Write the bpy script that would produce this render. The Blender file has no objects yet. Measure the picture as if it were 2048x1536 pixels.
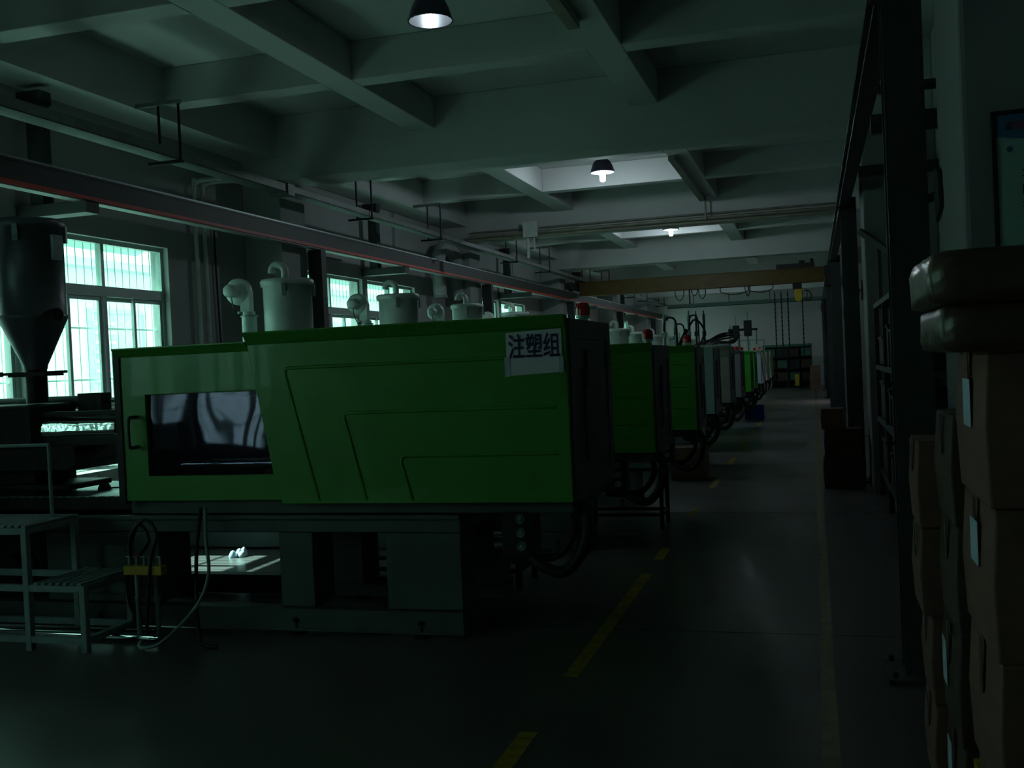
import bpy, math, random
from mathutils import Vector, Matrix
random.seed(7)
scn = bpy.context.scene
COL = scn.collection
R_ = math.radians

# ------------------------------------------------------------------ camera
cam_d = bpy.data.cameras.new('camera'); cam_d.sensor_width = 36.0; cam_d.sensor_fit = 'HORIZONTAL'
cam_d.lens = 36.0 * 2056.0 / 2048.0; cam_d.clip_start = 0.05; cam_d.clip_end = 300
cam = bpy.data.objects.new('camera', cam_d); COL.objects.link(cam)
def _cam_axes():
    F = 2056.0
    Y = Vector((1628 - 1024, -(702 - 768), -F)).normalized()      # aisle direction seen from the camera
    Z = Vector((1, 0.045, 0)).cross(Y).normalized()
    if Z.y < 0: Z = -Z
    return Y.cross(Z), Y, Z
_X, _Y, _Z = _cam_axes()
M = Matrix((_X, _Y, _Z)).to_4x4(); M.translation = Vector((0, 0, 1.6))
cam.matrix_world = M
scn.camera = cam

# ------------------------------------------------------------------ world, sun, exposure
SKY = 9.0
w = bpy.data.worlds.new('sky'); scn.world = w; w.use_nodes = True
bgn = w.node_tree.nodes['Background']; bgn.inputs[0].default_value = (0.90, 1.0, 0.97, 1); bgn.inputs[1].default_value = SKY
sun_d = bpy.data.lights.new('sun', 'SUN'); sun_d.energy = 65.0; sun_d.angle = R_(0.6); sun_d.color = (1.0, 0.98, 0.92)
sun = bpy.data.objects.new('sun', sun_d); COL.objects.link(sun)
sun.rotation_euler = Vector((math.cos(R_(44)), 0.03, -math.sin(R_(44)))).to_track_quat('-Z', 'Y').to_euler()
sun.location = (-20, 6, 20)
vs = scn.view_settings
vs.view_transform = 'Standard'; vs.look = 'None'; vs.gamma = 1.0; vs.use_curve_mapping = False
vs.exposure = -0.9
BULB = 580.0
try:
    scn.cycles.max_bounces = 8; scn.cycles.diffuse_bounces = 5; scn.cycles.glossy_bounces = 4
    scn.cycles.transparent_max_bounces = 12; scn.cycles.sample_clamp_indirect = 4.0
except Exception: pass

# ------------------------------------------------------------------ materials
def mat(name, col, rough=0.6, metal=0.0, var=0.12, scale=6.0, bump=0.0, bscale=40.0, spec=0.5, coat=0.0, stretch=None):
    m = bpy.data.materials.new(name); m.use_nodes = True
    nt = m.node_tree; b = nt.nodes['Principled BSDF']
    b.inputs['Roughness'].default_value = rough; b.inputs['Metallic'].default_value = metal
    b.inputs['Specular IOR Level'].default_value = spec; b.inputs['Coat Weight'].default_value = coat
    tc = nt.nodes.new('ShaderNodeTexCoord'); mp = nt.nodes.new('ShaderNodeMapping')
    if stretch: mp.inputs['Scale'].default_value = stretch
    nt.links.new(tc.outputs['Object'], mp.inputs[0])
    n = nt.nodes.new('ShaderNodeTexNoise'); n.inputs['Scale'].default_value = scale; n.inputs['Detail'].default_value = 6
    nt.links.new(mp.outputs[0], n.inputs['Vector'])
    r = nt.nodes.new('ShaderNodeValToRGB')
    r.color_ramp.elements[0].position = 0.3; r.color_ramp.elements[1].position = 0.7
    r.color_ramp.elements[0].color = tuple(c * (1 - var) for c in col) + (1,)
    r.color_ramp.elements[1].color = tuple(min(1, c * (1 + var)) for c in col) + (1,)
    nt.links.new(n.outputs['Fac'], r.inputs[0]); nt.links.new(r.outputs[0], b.inputs['Base Color'])
    if bump:
        n2 = nt.nodes.new('ShaderNodeTexNoise'); n2.inputs['Scale'].default_value = bscale; n2.inputs['Detail'].default_value = 4
        nt.links.new(mp.outputs[0], n2.inputs['Vector'])
        bp = nt.nodes.new('ShaderNodeBump'); bp.inputs['Strength'].default_value = bump; bp.inputs['Distance'].default_value = 0.02
        nt.links.new(n2.outputs['Fac'], bp.inputs['Height']); nt.links.new(bp.outputs[0], b.inputs['Normal'])
    return m

def emis(name, col, strength):
    m = bpy.data.materials.new(name); m.use_nodes = True
    nt = m.node_tree; nt.nodes.clear()
    e = nt.nodes.new('ShaderNodeEmission'); o = nt.nodes.new('ShaderNodeOutputMaterial')
    e.inputs[0].default_value = col + (1,); e.inputs[1].default_value = strength
    nt.links.new(e.outputs[0], o.inputs[0]); return m

def sheet_glass(name, tint, gloss_col, fac, rough=0.02, wave=0.0, wscale=3.0):
    m = bpy.data.materials.new(name); m.use_nodes = True
    nt = m.node_tree; nt.nodes.clear()
    t = nt.nodes.new('ShaderNodeBsdfTransparent'); t.inputs[0].default_value = tint + (1,)
    g = nt.nodes.new('ShaderNodeBsdfGlossy'); g.inputs[0].default_value = gloss_col + (1,); g.inputs['Roughness'].default_value = rough
    mx = nt.nodes.new('ShaderNodeMixShader'); mx.inputs[0].default_value = fac
    o = nt.nodes.new('ShaderNodeOutputMaterial')
    nt.links.new(t.outputs[0], mx.inputs[1]); nt.links.new(g.outputs[0], mx.inputs[2]); nt.links.new(mx.outputs[0], o.inputs[0])
    if wave:
        tc = nt.nodes.new('ShaderNodeTexCoord')
        n = nt.nodes.new('ShaderNodeTexNoise'); n.inputs['Scale'].default_value = wscale; n.inputs['Detail'].default_value = 0
        bp = nt.nodes.new('ShaderNodeBump'); bp.inputs['Strength'].default_value = wave; bp.inputs['Distance'].default_value = 0.1
        nt.links.new(tc.outputs['Object'], n.inputs['Vector']); nt.links.new(n.outputs['Fac'], bp.inputs['Height'])
        nt.links.new(bp.outputs[0], g.inputs['Normal'])
    return m

MT = {}
MT['ceil'] = mat('ceiling_paint', (0.48, 0.49, 0.49), 0.85, var=0.05, scale=1.2, bump=0.05)
MT['wall'] = mat('wall_paint', (0.33, 0.34, 0.34), 0.85, var=0.06, scale=1.5, bump=0.05)
MT['wallfar'] = mat('wall_paint_warm_lit', (0.80, 0.64, 0.70), 0.85, var=0.05, scale=0.8)  # pink tint stands in for the warmer light on the far wall
MT['wallback'] = mat('wall_paint_dirty', (0.30, 0.31, 0.30), 0.85, var=0.1, scale=0.8)
MT['colp'] = mat('column_paint_dull', (0.25, 0.24, 0.25), 0.85, var=0.06, scale=1.5)
MT['dado'] = mat('dado_paint', (0.30, 0.40, 0.38), 0.6, var=0.1)
MT['green'] = mat('green_machine_paint', (0.075, 0.31, 0.04), 0.36, var=0.06, scale=3, coat=0.15)
MT['bgreen'] = mat('bright_green_machine_paint', (0.06, 0.62, 0.03), 0.45, var=0.06, scale=3)
MT['white'] = mat('white_machine_paint', (0.55, 0.72, 0.74), 0.45, var=0.06)
MT['beige'] = mat('beige_machine_paint', (0.33, 0.32, 0.27), 0.5, var=0.08)
MT['grey'] = mat('grey_machine_paint', (0.24, 0.24, 0.26), 0.5, var=0.08)
MT['pblue'] = mat('pale_blue_machine_paint', (0.45, 0.60, 0.66), 0.5, var=0.06)
MT['dgreen'] = mat('dark_green_machine_paint', (0.03, 0.14, 0.05), 0.5, var=0.06)
MT['body'] = mat('machine_grey_body', (0.085, 0.105, 0.10), 0.5, var=0.15, scale=4)
MT['endp'] = mat('machine_end_panel_grey', (0.12, 0.12, 0.125), 0.5, var=0.15)
MT['black'] = mat('black_rubber', (0.012, 0.012, 0.013), 0.55, var=0.2)
MT['iron'] = mat('oily_cast_iron', (0.022, 0.024, 0.024), 0.5, 0.3, var=0.25, scale=9, bump=0.15)
MT['steel'] = mat('galvanised_steel', (0.30, 0.36, 0.36), 0.45, 0.6, var=0.2, scale=20)
MT['framep'] = mat('grey_blue_frame_paint', (0.26, 0.33, 0.34), 0.55, var=0.15, scale=12)
MT['chrome'] = mat('chrome', (0.75, 0.78, 0.80), 0.08, 1.0, var=0.03, bump=0.12, bscale=3.0)
MT['shield'] = mat('polished_sheet_steel', (0.80, 0.82, 0.82), 0.06, 1.0, var=0.02, bump=0.6, bscale=2.2)
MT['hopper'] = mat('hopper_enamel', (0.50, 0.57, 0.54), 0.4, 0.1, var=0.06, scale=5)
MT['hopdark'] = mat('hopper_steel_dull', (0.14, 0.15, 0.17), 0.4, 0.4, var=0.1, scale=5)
MT['rail'] = mat('crane_rail_dark_paint', (0.024, 0.027, 0.027), 0.55, var=0.2, scale=3)
MT['post'] = mat('crane_post_dark_paint', (0.035, 0.045, 0.043), 0.6, var=0.2, scale=3)
MT['red'] = mat('red_stripe_paint', (0.60, 0.03, 0.015), 0.5)
MT['redlens'] = mat('red_beacon_lens', (0.75, 0.01, 0.02), 0.25, coat=0.4)
MT['yellow'] = mat('yellow_crane_paint', (0.13, 0.075, 0.012), 0.5, var=0.15)
MT['yblock'] = mat('yellow_brown_manifold_paint', (0.55, 0.30, 0.03), 0.5)
MT['yhook'] = mat('yellow_hook_block_paint', (0.65, 0.42, 0.02), 0.5)
MT['tray'] = mat('cable_tray_zinc', (0.20, 0.22, 0.21), 0.55, 0.3, var=0.15)
MT['pipe'] = mat('brown_painted_pipe', (0.20, 0.19, 0.15), 0.5, var=0.2)
MT['pvc'] = mat('white_conduit', (0.55, 0.58, 0.55), 0.5)
MT['alu'] = mat('window_aluminium', (0.33, 0.40, 0.38), 0.45, 0.4, var=0.05)
MT['lilac'] = mat('window_joint_film', (0.62, 0.42, 0.66), 0.5)
MT['barp'] = mat('grille_paint', (0.70, 0.76, 0.74), 0.5)
MT['glass'] = sheet_glass('green_tinted_glass', (0.615, 0.86, 0.80), (0.9, 1, 0.96), 0.06)
MT['pane'] = sheet_glass('scratched_acrylic', (0.60, 0.58, 0.64), (0.78, 0.62, 0.92), 0.045, 0.03, wave=0.10, wscale=2.6)
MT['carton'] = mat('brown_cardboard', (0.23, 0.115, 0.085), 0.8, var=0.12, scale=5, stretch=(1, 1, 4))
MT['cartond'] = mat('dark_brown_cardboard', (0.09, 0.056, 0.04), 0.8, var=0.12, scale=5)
MT['wrap'] = mat('clear_stretch_wrap', (0.11, 0.065, 0.045), 0.32, var=0.15, scale=7, bump=0.5, bscale=14, coat=0.15)
MT['cleartape'] = mat('shiny_clear_tape', (0.60, 0.62, 0.70), 0.12, var=0.1, scale=20, bump=0.6, bscale=30, coat=0.8)
MT['label'] = mat('white_paper_label', (0.60, 0.70, 0.85), 0.7, var=0.04)
MT['ytape'] = mat('yellow_packing_tape', (0.60, 0.36, 0.03), 0.35)
MT['paper'] = mat('laminated_paper', (0.95, 0.86, 0.96), 0.22, var=0.04, scale=4, bump=0.25, bscale=7, coat=0.5)
MT['ink'] = mat('dark_blue_ink', (0.02, 0.02, 0.11), 0.5, var=0.0)
MT['inkred'] = mat('red_ink', (0.45, 0.02, 0.03), 0.6, var=0.0)
MT['inkblack'] = mat('black_ink', (0.01, 0.01, 0.012), 0.6, var=0.0)
MT['posterblue'] = mat('poster_blue_print', (0.03, 0.16, 0.30), 0.6)
MT['poster'] = mat('poster_paper', (0.36, 0.52, 0.48), 0.6, var=0.05)
MT['bluecrate'] = mat('blue_plastic', (0.02, 0.07, 0.55), 0.45)
MT['yline'] = mat('worn_yellow_floor_paint', (0.34, 0.20, 0.015), 0.55, var=0.45, scale=14)
MT['yline2'] = mat('dirty_yellow_floor_paint', (0.15, 0.11, 0.025), 0.5, var=0.4, scale=10)
MT['shade'] = mat('lamp_shade_outer', (0.06, 0.055, 0.09), 0.4, 0.3)
MT['reflect'] = mat('lamp_shade_inner', (0.16, 0.18, 0.19), 0.3, 0.8, var=0.02)
MT['bulb'] = emis('lit_bulb', (0.76, 0.94, 1.0), BULB)
MT['awning'] = mat('green_awning_sheet', (0.35, 0.62, 0.52), 0.5)
MT['bulb_dim'] = emis('lit_bulb_old', (0.86, 0.93, 1.0), 70.0)
MT['outwall'] = mat('outside_wall_paint', (0.88, 0.90, 0.89), 0.85, var=0.04, scale=0.6)
MT['outtrim'] = mat('outside_trim', (0.60, 0.66, 0.66), 0.8)
MT['outglass'] = mat('outside_window_dark', (0.62, 0.68, 0.68), 0.4)
MT['ground'] = mat('outside_concrete', (0.62, 0.63, 0.60), 0.9)
MT['shelfgreen'] = mat('green_shelf_paint', (0.05, 0.16, 0.12), 0.5)
MT['bins'] = mat('dark_bin_plastic', (0.025, 0.027, 0.03), 0.6)

def floor_mat():
    m = bpy.data.materials.new('floor_epoxy'); m.use_nodes = True
    nt = m.node_tree; b = nt.nodes['Principled BSDF']
    tc = nt.nodes.new('ShaderNodeTexCoord')
    n = nt.nodes.new('ShaderNodeTexNoise'); n.inputs['Scale'].default_value = 1.1; n.inputs['Detail'].default_value = 4; n.inputs['Roughness'].default_value = 0.5
    nt.links.new(tc.outputs['Object'], n.inputs['Vector'])
    r = nt.nodes.new('ShaderNodeValToRGB')
    r.color_ramp.elements[0].position = 0.15; r.color_ramp.elements[1].position = 0.85
    r.color_ramp.elements[0].color = (0.080, 0.070, 0.073, 1); r.color_ramp.elements[1].color = (0.150, 0.128, 0.132, 1)
    nt.links.new(n.outputs['Fac'], r.inputs[0]); nt.links.new(r.outputs[0], b.inputs['Base Color'])
    n2 = nt.nodes.new('ShaderNodeTexNoise'); n2.inputs['Scale'].default_value = 0.9; n2.inputs['Detail'].default_value = 2
    nt.links.new(tc.outputs['Object'], n2.inputs['Vector'])
    r2 = nt.nodes.new('ShaderNodeMapRange'); r2.inputs[3].default_value = 0.24; r2.inputs[4].default_value = 0.40
    nt.links.new(n2.outputs['Fac'], r2.inputs[0]); nt.links.new(r2.outputs[0], b.inputs['Roughness'])
    b.inputs['Specular IOR Level'].default_value = 0.35
    return m
MT['floor'] = floor_mat()

def plate_mat():
    # steel checker plate: raised diamonds as fine relief
    m = bpy.data.materials.new('checker_plate'); m.use_nodes = True
    nt = m.node_tree; b = nt.nodes['Principled BSDF']
    b.inputs['Metallic'].default_value = 0.7; b.inputs['Roughness'].default_value = 0.38
    tc = nt.nodes.new('ShaderNodeTexCoord'); mp = nt.nodes.new('ShaderNodeMapping')
    mp.inputs['Rotation'].default_value = (0, 0, R_(45)); mp.inputs['Scale'].default_value = (18, 18, 18)
    nt.links.new(tc.outputs['Object'], mp.inputs[0])
    br = nt.nodes.new('ShaderNodeTexChecker'); br.inputs['Scale'].default_value = 1.0
    br.inputs['Color1'].default_value = (0.42, 0.46, 0.46, 1); br.inputs['Color2'].default_value = (0.16, 0.18, 0.18, 1)
    nt.links.new(mp.outputs[0], br.inputs['Vector']); nt.links.new(br.outputs['Color'], b.inputs['Base Color'])
    bp = nt.nodes.new('ShaderNodeBump'); bp.inputs['Strength'].default_value = 0.6; bp.inputs['Distance'].default_value = 0.01
    nt.links.new(br.outputs['Fac'], bp.inputs['Height']); nt.links.new(bp.outputs[0], b.inputs['Normal'])
    return m
MT['plate'] = plate_mat()

# ------------------------------------------------------------------ mesh helpers
class MB:
    def __init__(s): s.v = []; s.f = []; s.sm = []
    def add(s, vs, fs, smooth=False):
        o = len(s.v); s.v += [tuple(p) for p in vs]
        for f in fs: s.f.append(tuple(i + o for i in f)); s.sm.append(smooth)
        return s
    def box(s, x0, x1, y0, y1, z0, z1):
        if x0 > x1: x0, x1 = x1, x0
        if y0 > y1: y0, y1 = y1, y0
        if z0 > z1: z0, z1 = z1, z0
        return s.add([(x0,y0,z0),(x1,y0,z0),(x1,y1,z0),(x0,y1,z0),(x0,y0,z1),(x1,y0,z1),(x1,y1,z1),(x0,y1,z1)],
                     [(0,3,2,1),(4,5,6,7),(0,1,5,4),(1,2,6,5),(2,3,7,6),(3,0,4,7)])
    def obox(s, c, ax, ay, az, hx, hy, hz):
        c, ax, ay, az = Vector(c), Vector(ax), Vector(ay), Vector(az)
        P = [c + ax*hx*i + ay*hy*j + az*hz*k for k in (-1,1) for i, j in ((-1,-1),(1,-1),(1,1),(-1,1))]
        return s.add(P, [(0,3,2,1),(4,5,6,7),(0,1,5,4),(1,2,6,5),(2,3,7,6),(3,0,4,7)])
    def bar(s, p0, p1, w, h, up=(0,0,1)):
        p0, p1 = Vector(p0), Vector(p1); d = (p1-p0); L = d.length; d.normalize()
        up = Vector(up); 
        if abs(d.dot(up)) > 0.98: up = Vector((0,1,0))
        sd = d.cross(up).normalized(); u2 = sd.cross(d)
        return s.obox((p0+p1)/2, d, sd, u2, L/2, w/2, h/2)
    def cyl(s, p0, p1, r0, r1=None, n=16, caps=True):
        r1 = r0 if r1 is None else r1
        p0, p1 = Vector(p0), Vector(p1); d = (p1-p0).normalized()
        a = d.cross(Vector((0,0,1)) if abs(d.z) < 0.9 else Vector((1,0,0))).normalized(); b = d.cross(a)
        vs = []
        for p, r in ((p0,r0),(p1,r1)):
            for i in range(n):
                t = 2*math.pi*i/n; vs.append(p + a*math.cos(t)*r + b*math.sin(t)*r)
        s.add(vs, [(i,(i+1)%n,n+(i+1)%n,n+i) for i in range(n)], True)
        if caps:
            s.add(vs[:n], [tuple(reversed(range(n)))]); s.add(vs[n:], [tuple(range(n))])
        return s
    def lathe(s, prof, c=(0,0,0), n=24, axis='z', caps=False):
        c = Vector(c); vs = []
        for r, h in prof:
            for i in range(n):
                t = 2*math.pi*i/n; q = (r*math.cos(t), r*math.sin(t), h)
                if axis == 'y': q = (q[0], q[2], q[1])
                if axis == 'x': q = (q[2], q[0], q[1])
                vs.append(c + Vector(q))
        fs = []
        for k in range(len(prof)-1):
            for i in range(n): fs.append((k*n+i, k*n+(i+1)%n, (k+1)*n+(i+1)%n, (k+1)*n+i))
        s.add(vs, fs, True)
        if caps: s.add(vs[:n], [tuple(range(n))]); s.add(vs[-n:], [tuple(range(n))])
        return s
    def tube(s, pts, r, n=8):
        pts = [Vector(p) for p in pts]; m = len(pts); vs = []
        t0 = (pts[1]-pts[0]).normalized()
        a = t0.cross(Vector((0,0,1)) if abs(t0.z) < 0.9 else Vector((1,0,0))).normalized()
        for k in range(m):
            t = (pts[min(k+1,m-1)] - pts[max(k-1,0)]).normalized()
            a = (a - t*a.dot(t)); a = a.normalized() if a.length > 1e-6 else t.orthogonal().normalized()
            b = t.cross(a)
            for i in range(n):
                q = 2*math.pi*i/n; vs.append(pts[k] + a*math.cos(q)*r + b*math.sin(q)*r)
        fs = [(k*n+i, k*n+(i+1)%n, (k+1)*n+(i+1)%n, (k+1)*n+i) for k in range(m-1) for i in range(n)]
        s.add(vs, fs, True)
        s.add(vs[:n], [tuple(reversed(range(n)))]); s.add(vs[-n:], [tuple(range(n))]); return s
    def prism(s, poly, a, b, plane='xz'):
        n = len(poly)
        def P(p, t):
            if plane == 'xz': return (p[0], t, p[1])
            if plane == 'yz': return (t, p[0], p[1])
            return (p[0], p[1], t)
        vs = [P(p,a) for p in poly] + [P(p,b) for p in poly]
        return s.add(vs, [tuple(range(n)), tuple(reversed(range(n,2*n)))] + [(i,n+i,n+(i+1)%n,(i+1)%n) for i in range(n)])
    def ring(s, outer, inner, a, b, plane='xz'):
        n = len(outer)
        def P(p, t): return (p[0], t, p[1]) if plane == 'xz' else ((t, p[0], p[1]) if plane == 'yz' else (p[0], p[1], t))
        vs = [P(p,a) for p in outer] + [P(p,a) for p in inner] + [P(p,b) for p in outer] + [P(p,b) for p in inner]
        fs = []
        for i in range(n):
            j = (i+1) % n
            fs += [(i,j,n+j,n+i),(2*n+i,3*n+i,3*n+j,2*n+j),(i,2*n+i,2*n+j,j),(n+i,n+j,3*n+j,3*n+i)]
        return s.add(vs, fs)
    def build(s, name, m, parent=None, bevel=0.0, loc=None):
        me = bpy.data.meshes.new(name); me.from_pydata(s.v, [], s.f)
        me.polygons.foreach_set('use_smooth', s.sm)
        me.materials.append(MT[m] if isinstance(m, str) else m); me.validate(); me.update()
        import bmesh
        bm = bmesh.new(); bm.from_mesh(me); bmesh.ops.recalc_face_normals(bm, faces=bm.faces); bm.to_mesh(me); bm.free()
        o = bpy.data.objects.new(name, me); COL.objects.link(o)
        if parent: o.parent = parent
        if loc: o.location = loc
        if bevel:
            bv = o.modifiers.new('bevel', 'BEVEL'); bv.width = bevel; bv.segments = 2; bv.limit_method = 'ANGLE'
        return o

def catmull(pts, n=8):
    P = [Vector(p) for p in pts]; P = [P[0]*2-P[1]] + P + [P[-1]*2-P[-2]]; out = []
    for i in range(1, len(P)-2):
        for k in range(n):
            t = k/n; a, b, c, d = P[i-1:i+3]
            out.append(0.5*((2*b)+(c-a)*t+(2*a-5*b+4*c-d)*t*t+(3*b-a-3*c+d)*t**3))
    out.append(P[-2]); return out
def tag(o, label=None, cat=None, group=None, kind=None):
    if label: o['label'] = label
    if cat: o['category'] = cat
    if group: o['group'] = group
    if kind: o['kind'] = kind
    return o
def empty(name, loc=(0,0,0), rz=0.0):
    o = bpy.data.objects.new(name, None); COL.objects.link(o); o.location = loc; o.rotation_euler = (0,0,rz)
    o.empty_display_size = 0.2; return o
def kids(o): return [c for c in bpy.data.objects if c.parent == o]
def copy_tree(o, parent=None):
    c = o.copy(); COL.objects.link(c); c.parent = parent
    for ch in kids(o): copy_tree(ch, c)
    return c
def text_mesh(name, body, size, m, parent, mtx, extrude=0.0006, bold=0.0):
    cu = bpy.data.curves.new(name, 'FONT'); cu.body = body; cu.size = size; cu.extrude = extrude
    cu.align_x = 'LEFT'; cu.align_y = 'BOTTOM'; cu.resolution_u = 3
    to = bpy.data.objects.new(name + '_tmp', cu); COL.objects.link(to)
    dg = bpy.context.evaluated_depsgraph_get()
    me = bpy.data.meshes.new_from_object(to.evaluated_get(dg)); bpy.data.objects.remove(to)
    if bold:                                            # heavier strokes: shifted copies of the glyph outline
        V = [v.co.copy() for v in me.vertices]; Fc = [tuple(p.vertices) for p in me.polygons]; n = len(V); vs_, fs_ = [], []
        for k, (dx, dy) in enumerate(((-bold, -bold), (bold, -bold), (-bold, bold), (bold, bold))):
            vs_ += [v + Vector((dx, dy, 0.00005*k)) for v in V]; fs_ += [tuple(i + n*k for i in f) for f in Fc]
        me = bpy.data.meshes.new(name); me.from_pydata(vs_, [], fs_); me.update()
    me.transform(mtx); me.materials.clear(); me.materials.append(MT[m])
    o = bpy.data.objects.new(name, me); COL.objects.link(o); o.parent = parent; return o

# ------------------------------------------------------------------ the room shell
XL, XR, YB, YF, ZS = -7.2, 1.35, -4.5, 50.0, 5.0
PER = 7.75
YC = [4.75 + PER*k for k in range(-1, 6)]           # column lines: -3.0 4.75 12.5 20.25 28 35.75 43.5
WZ0, WZ1 = 1.34, 3.14
floor = tag(MB().box(XL-0.24, XR+0.24, YB, YF+0.2, -0.1, 0).build('floor', 'floor'), kind='structure')
ceil = tag(MB().box(XL-0.24, XR+0.24, YB, YF+0.2, ZS, ZS+0.15).build('ceiling', 'ceil'), kind='structure')
for yc in YC:                                       # deep main beams across the hall
    MB().box(XL, XR, yc-0.30, yc+0.30, 4.16, ZS).build('main_beam', 'ceil', ceil, bevel=0.012)
edges = [YB] + YC + [YF]
for a, b in zip(edges[:-1], edges[1:]):
    if b - a < 3: continue
    lo = a + (0.30 if a in YC else 0); hi = b - (0.30 if b in YC else 0)
    for xc in (-4.63, -1.82):                       # long beams between the main beams
        MB().box(xc-0.17, xc+0.17, lo, hi, 4.6, ZS).build('long_beam', 'ceil', ceil, bevel=0.01)
    for yy in (a + PER/3, a + 2*PER/3):             # shallow cross beams
        if yy > b - 1: continue
        for x0, x1 in ((XL, -4.80), (-4.46, -1.99), (-1.65, XR)):
            MB().box(x0, x1, yy-0.13, yy+0.13, 4.6, ZS).build('cross_beam', 'ceil', ceil, bevel=0.01)

wins = []
for yc in YC:
    for o0 in (1.19, 3.54):
        if yc + o0 + 2.15 < YF: wins.append((yc + o0, yc + o0 + 2.15))
wl = MB().box(XL-0.24, XL, YB, YF, 0, WZ0).box(XL-0.24, XL, YB, YF, WZ1, ZS)
prev = YB
for a, b in wins: wl.box(XL-0.24, XL, prev, a, WZ0, WZ1); prev = b
wl.box(XL-0.24, XL, prev, YF, WZ0, WZ1)
wall_left = tag(wl.build('wall_left', 'wall'), kind='structure')
for yc in YC: MB().box(XL, -6.65, yc-0.35, yc+0.35, 0, 4.16).build('column', 'wall', wall_left, bevel=0.015)
MB().box(XL, XL+0.5, YB, YF, 4.45, ZS).build('edge_beam', 'ceil', wall_left)
for a, b in wins: MB().box(XL-0.26, XL+0.05, a-0.04, b+0.04, WZ0-0.05, WZ0).build('window_sill', 'wall', wall_left)
tag(MB().box(XL-0.24, XR+0.24, YF, YF+0.2, 0, ZS).build('wall_far', 'wallfar'), kind='structure')
tag(MB().box(XL-0.24, XR+0.24, YB-0.2, YB, 0, ZS).build('wall_back', 'wallback'), kind='structure')
DY0, DY1, DZ = 33.0, 34.1, 2.2
wall_right = tag(MB().box(XR, XR+0.24, YB, DY0, 0, ZS).box(XR, XR+0.24, DY1, YF, 0, ZS).box(XR, XR+0.24, DY0, DY1, DZ, ZS).build('wall_right', 'wall'), kind='structure')
for yc in YC: MB().box(0.58, XR, yc-0.42, yc+0.36, 0, 4.16).build('column', 'colp', wall_right, bevel=0.02)
dr = tag(empty('door_1', (XR, DY0, 0)), kind='structure')  # unseen doorway, added to let daylight onto the far floor
MB().ring([(-0.08,0),(DY1-DY0+0.08,0),(DY1-DY0+0.08,DZ+0.08),(-0.08,DZ+0.08)], [(0,0.0),(DY1-DY0,0.0),(DY1-DY0,DZ),(0,DZ)], -0.04, 0.26, 'yz').build('door_frame', 'alu', dr)
MB().box(0.24, 0.30, -0.6, 0.0, 0.02, DZ).build('door_leaf', 'framep', dr)
MB().box(0.24, 0.30, DY1-DY0, DY1-DY0+0.6, 0.02, DZ).build('door_leaf', 'framep', dr)

# painted floor lines
ln = MB().box(-0.03, 0.04, -4.0, 46, 0, 0.0015).build('painted_line', 'yline2', floor)
for y0, y1 in [(0.2, 1.6), (2.2, 4.26), (5.05, 7.57), (8.1, 8.6), (10.3, 10.95), (12.6, 13.6), (15.2, 16.3)] + [(18+2.6*k, 19.4+2.6*k) for k in range(10)]:
    MB().box(-1.29, -1.21, y0, y1, 0, 0.0015).build('painted_dash', 'yline', floor)
for k in range(0, 12): MB().box(XL, XR, YB+1.3+4.6*k, YB+1.303+4.6*k+0.006, 0, 0.0008).build('floor_joint', 'black', floor)

# windows
def make_window(loc):
    e = empty('window_1', loc); tag(e, kind='structure')
    W, zt, H = 2.15, 1.24, WZ1 - WZ0                  # local: y along the wall, z up from the sill
    X0, X1 = -0.14, -0.07
    MB().ring([(0,0),(W,0),(W,H),(0,H)], [(0.05,0.05),(W-0.05,0.05),(W-0.05,H-0.05),(0.05,H-0.05)], X0, X1, 'yz').build('frame', 'alu', e)
    MB().box(X0, X1+0.01, 0.05, W-0.05, zt-0.055, zt+0.055).build('transom', 'alu', e)
    MB().box(X0, X1, W/2-0.025, W/2+0.025, zt+0.055, H-0.05).build('upper_mullion', 'alu', e)
    mu = MB().box(X0, X1, W/2-0.04, W/2+0.04, 0.05, zt-0.055).build('lower_mullion', 'alu', e)
    MB().box(X1, X1+0.006, W/2-0.03, W/2-0.005, 0.06, zt-0.06).build('film_strip', 'lilac', mu)
    for a, b in ((0.05, W/2-0.025), (W/2+0.025, W-0.05)):
        MB().box(-0.108, -0.104, a, b, zt+0.055, H-0.05).build('pane', 'glass', e)
    for a, b in ((0.05, W/2-0.04), (W/2+0.04, W-0.05)):
        for k in (0, 1):
            y0 = a + (b-a)/2*k - (0.03 if k else 0); y1 = a + (b-a)/2*(k+1) + (0 if k else 0.03); xo = -0.125 + 0.03*k
            s = MB().ring([(y0,0.05),(y1,0.05),(y1,zt-0.055),(y0,zt-0.055)], [(y0+0.04,0.10),(y1-0.04,0.10),(y1-0.04,zt-0.10),(y0+0.04,zt-0.10)], xo-0.012, xo+0.012, 'yz').build('sash', 'alu', e)
            MB().box(xo-0.002, xo+0.002, y0+0.04, y1-0.04, 0.10, zt-0.10).build('pane', 'glass', s)
    g = MB(); n = 17
    for i in range(n):
        y = 0.07 + (W-0.14)*i/(n-1); g.cyl((-0.21, y, 0.02), (-0.21, y, H-0.02), 0.006, n=6, caps=False)
    for z in (0.30, 0.85): g.box(-0.22, -0.20, 0.0, W, z-0.008, z+0.008)
    tag(g.build('security_grille', 'barp', e), kind='stuff')
    MB().add([(-0.24,-0.1,H+0.06),(-0.24,W+0.1,H+0.06),(-0.50,W+0.1,H-0.05),(-0.50,-0.1,H-0.05),(-0.24,-0.1,H+0.075),(-0.24,W+0.1,H+0.075),(-0.50,W+0.1,H-0.035),(-0.50,-0.1,H-0.035)], [(0,1,2,3),(7,6,5,4),(0,4,5,1),(1,5,6,2),(2,6,7,3),(3,7,4,0)]).build('awning', 'awning', e)
    return e
w0 = None
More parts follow.
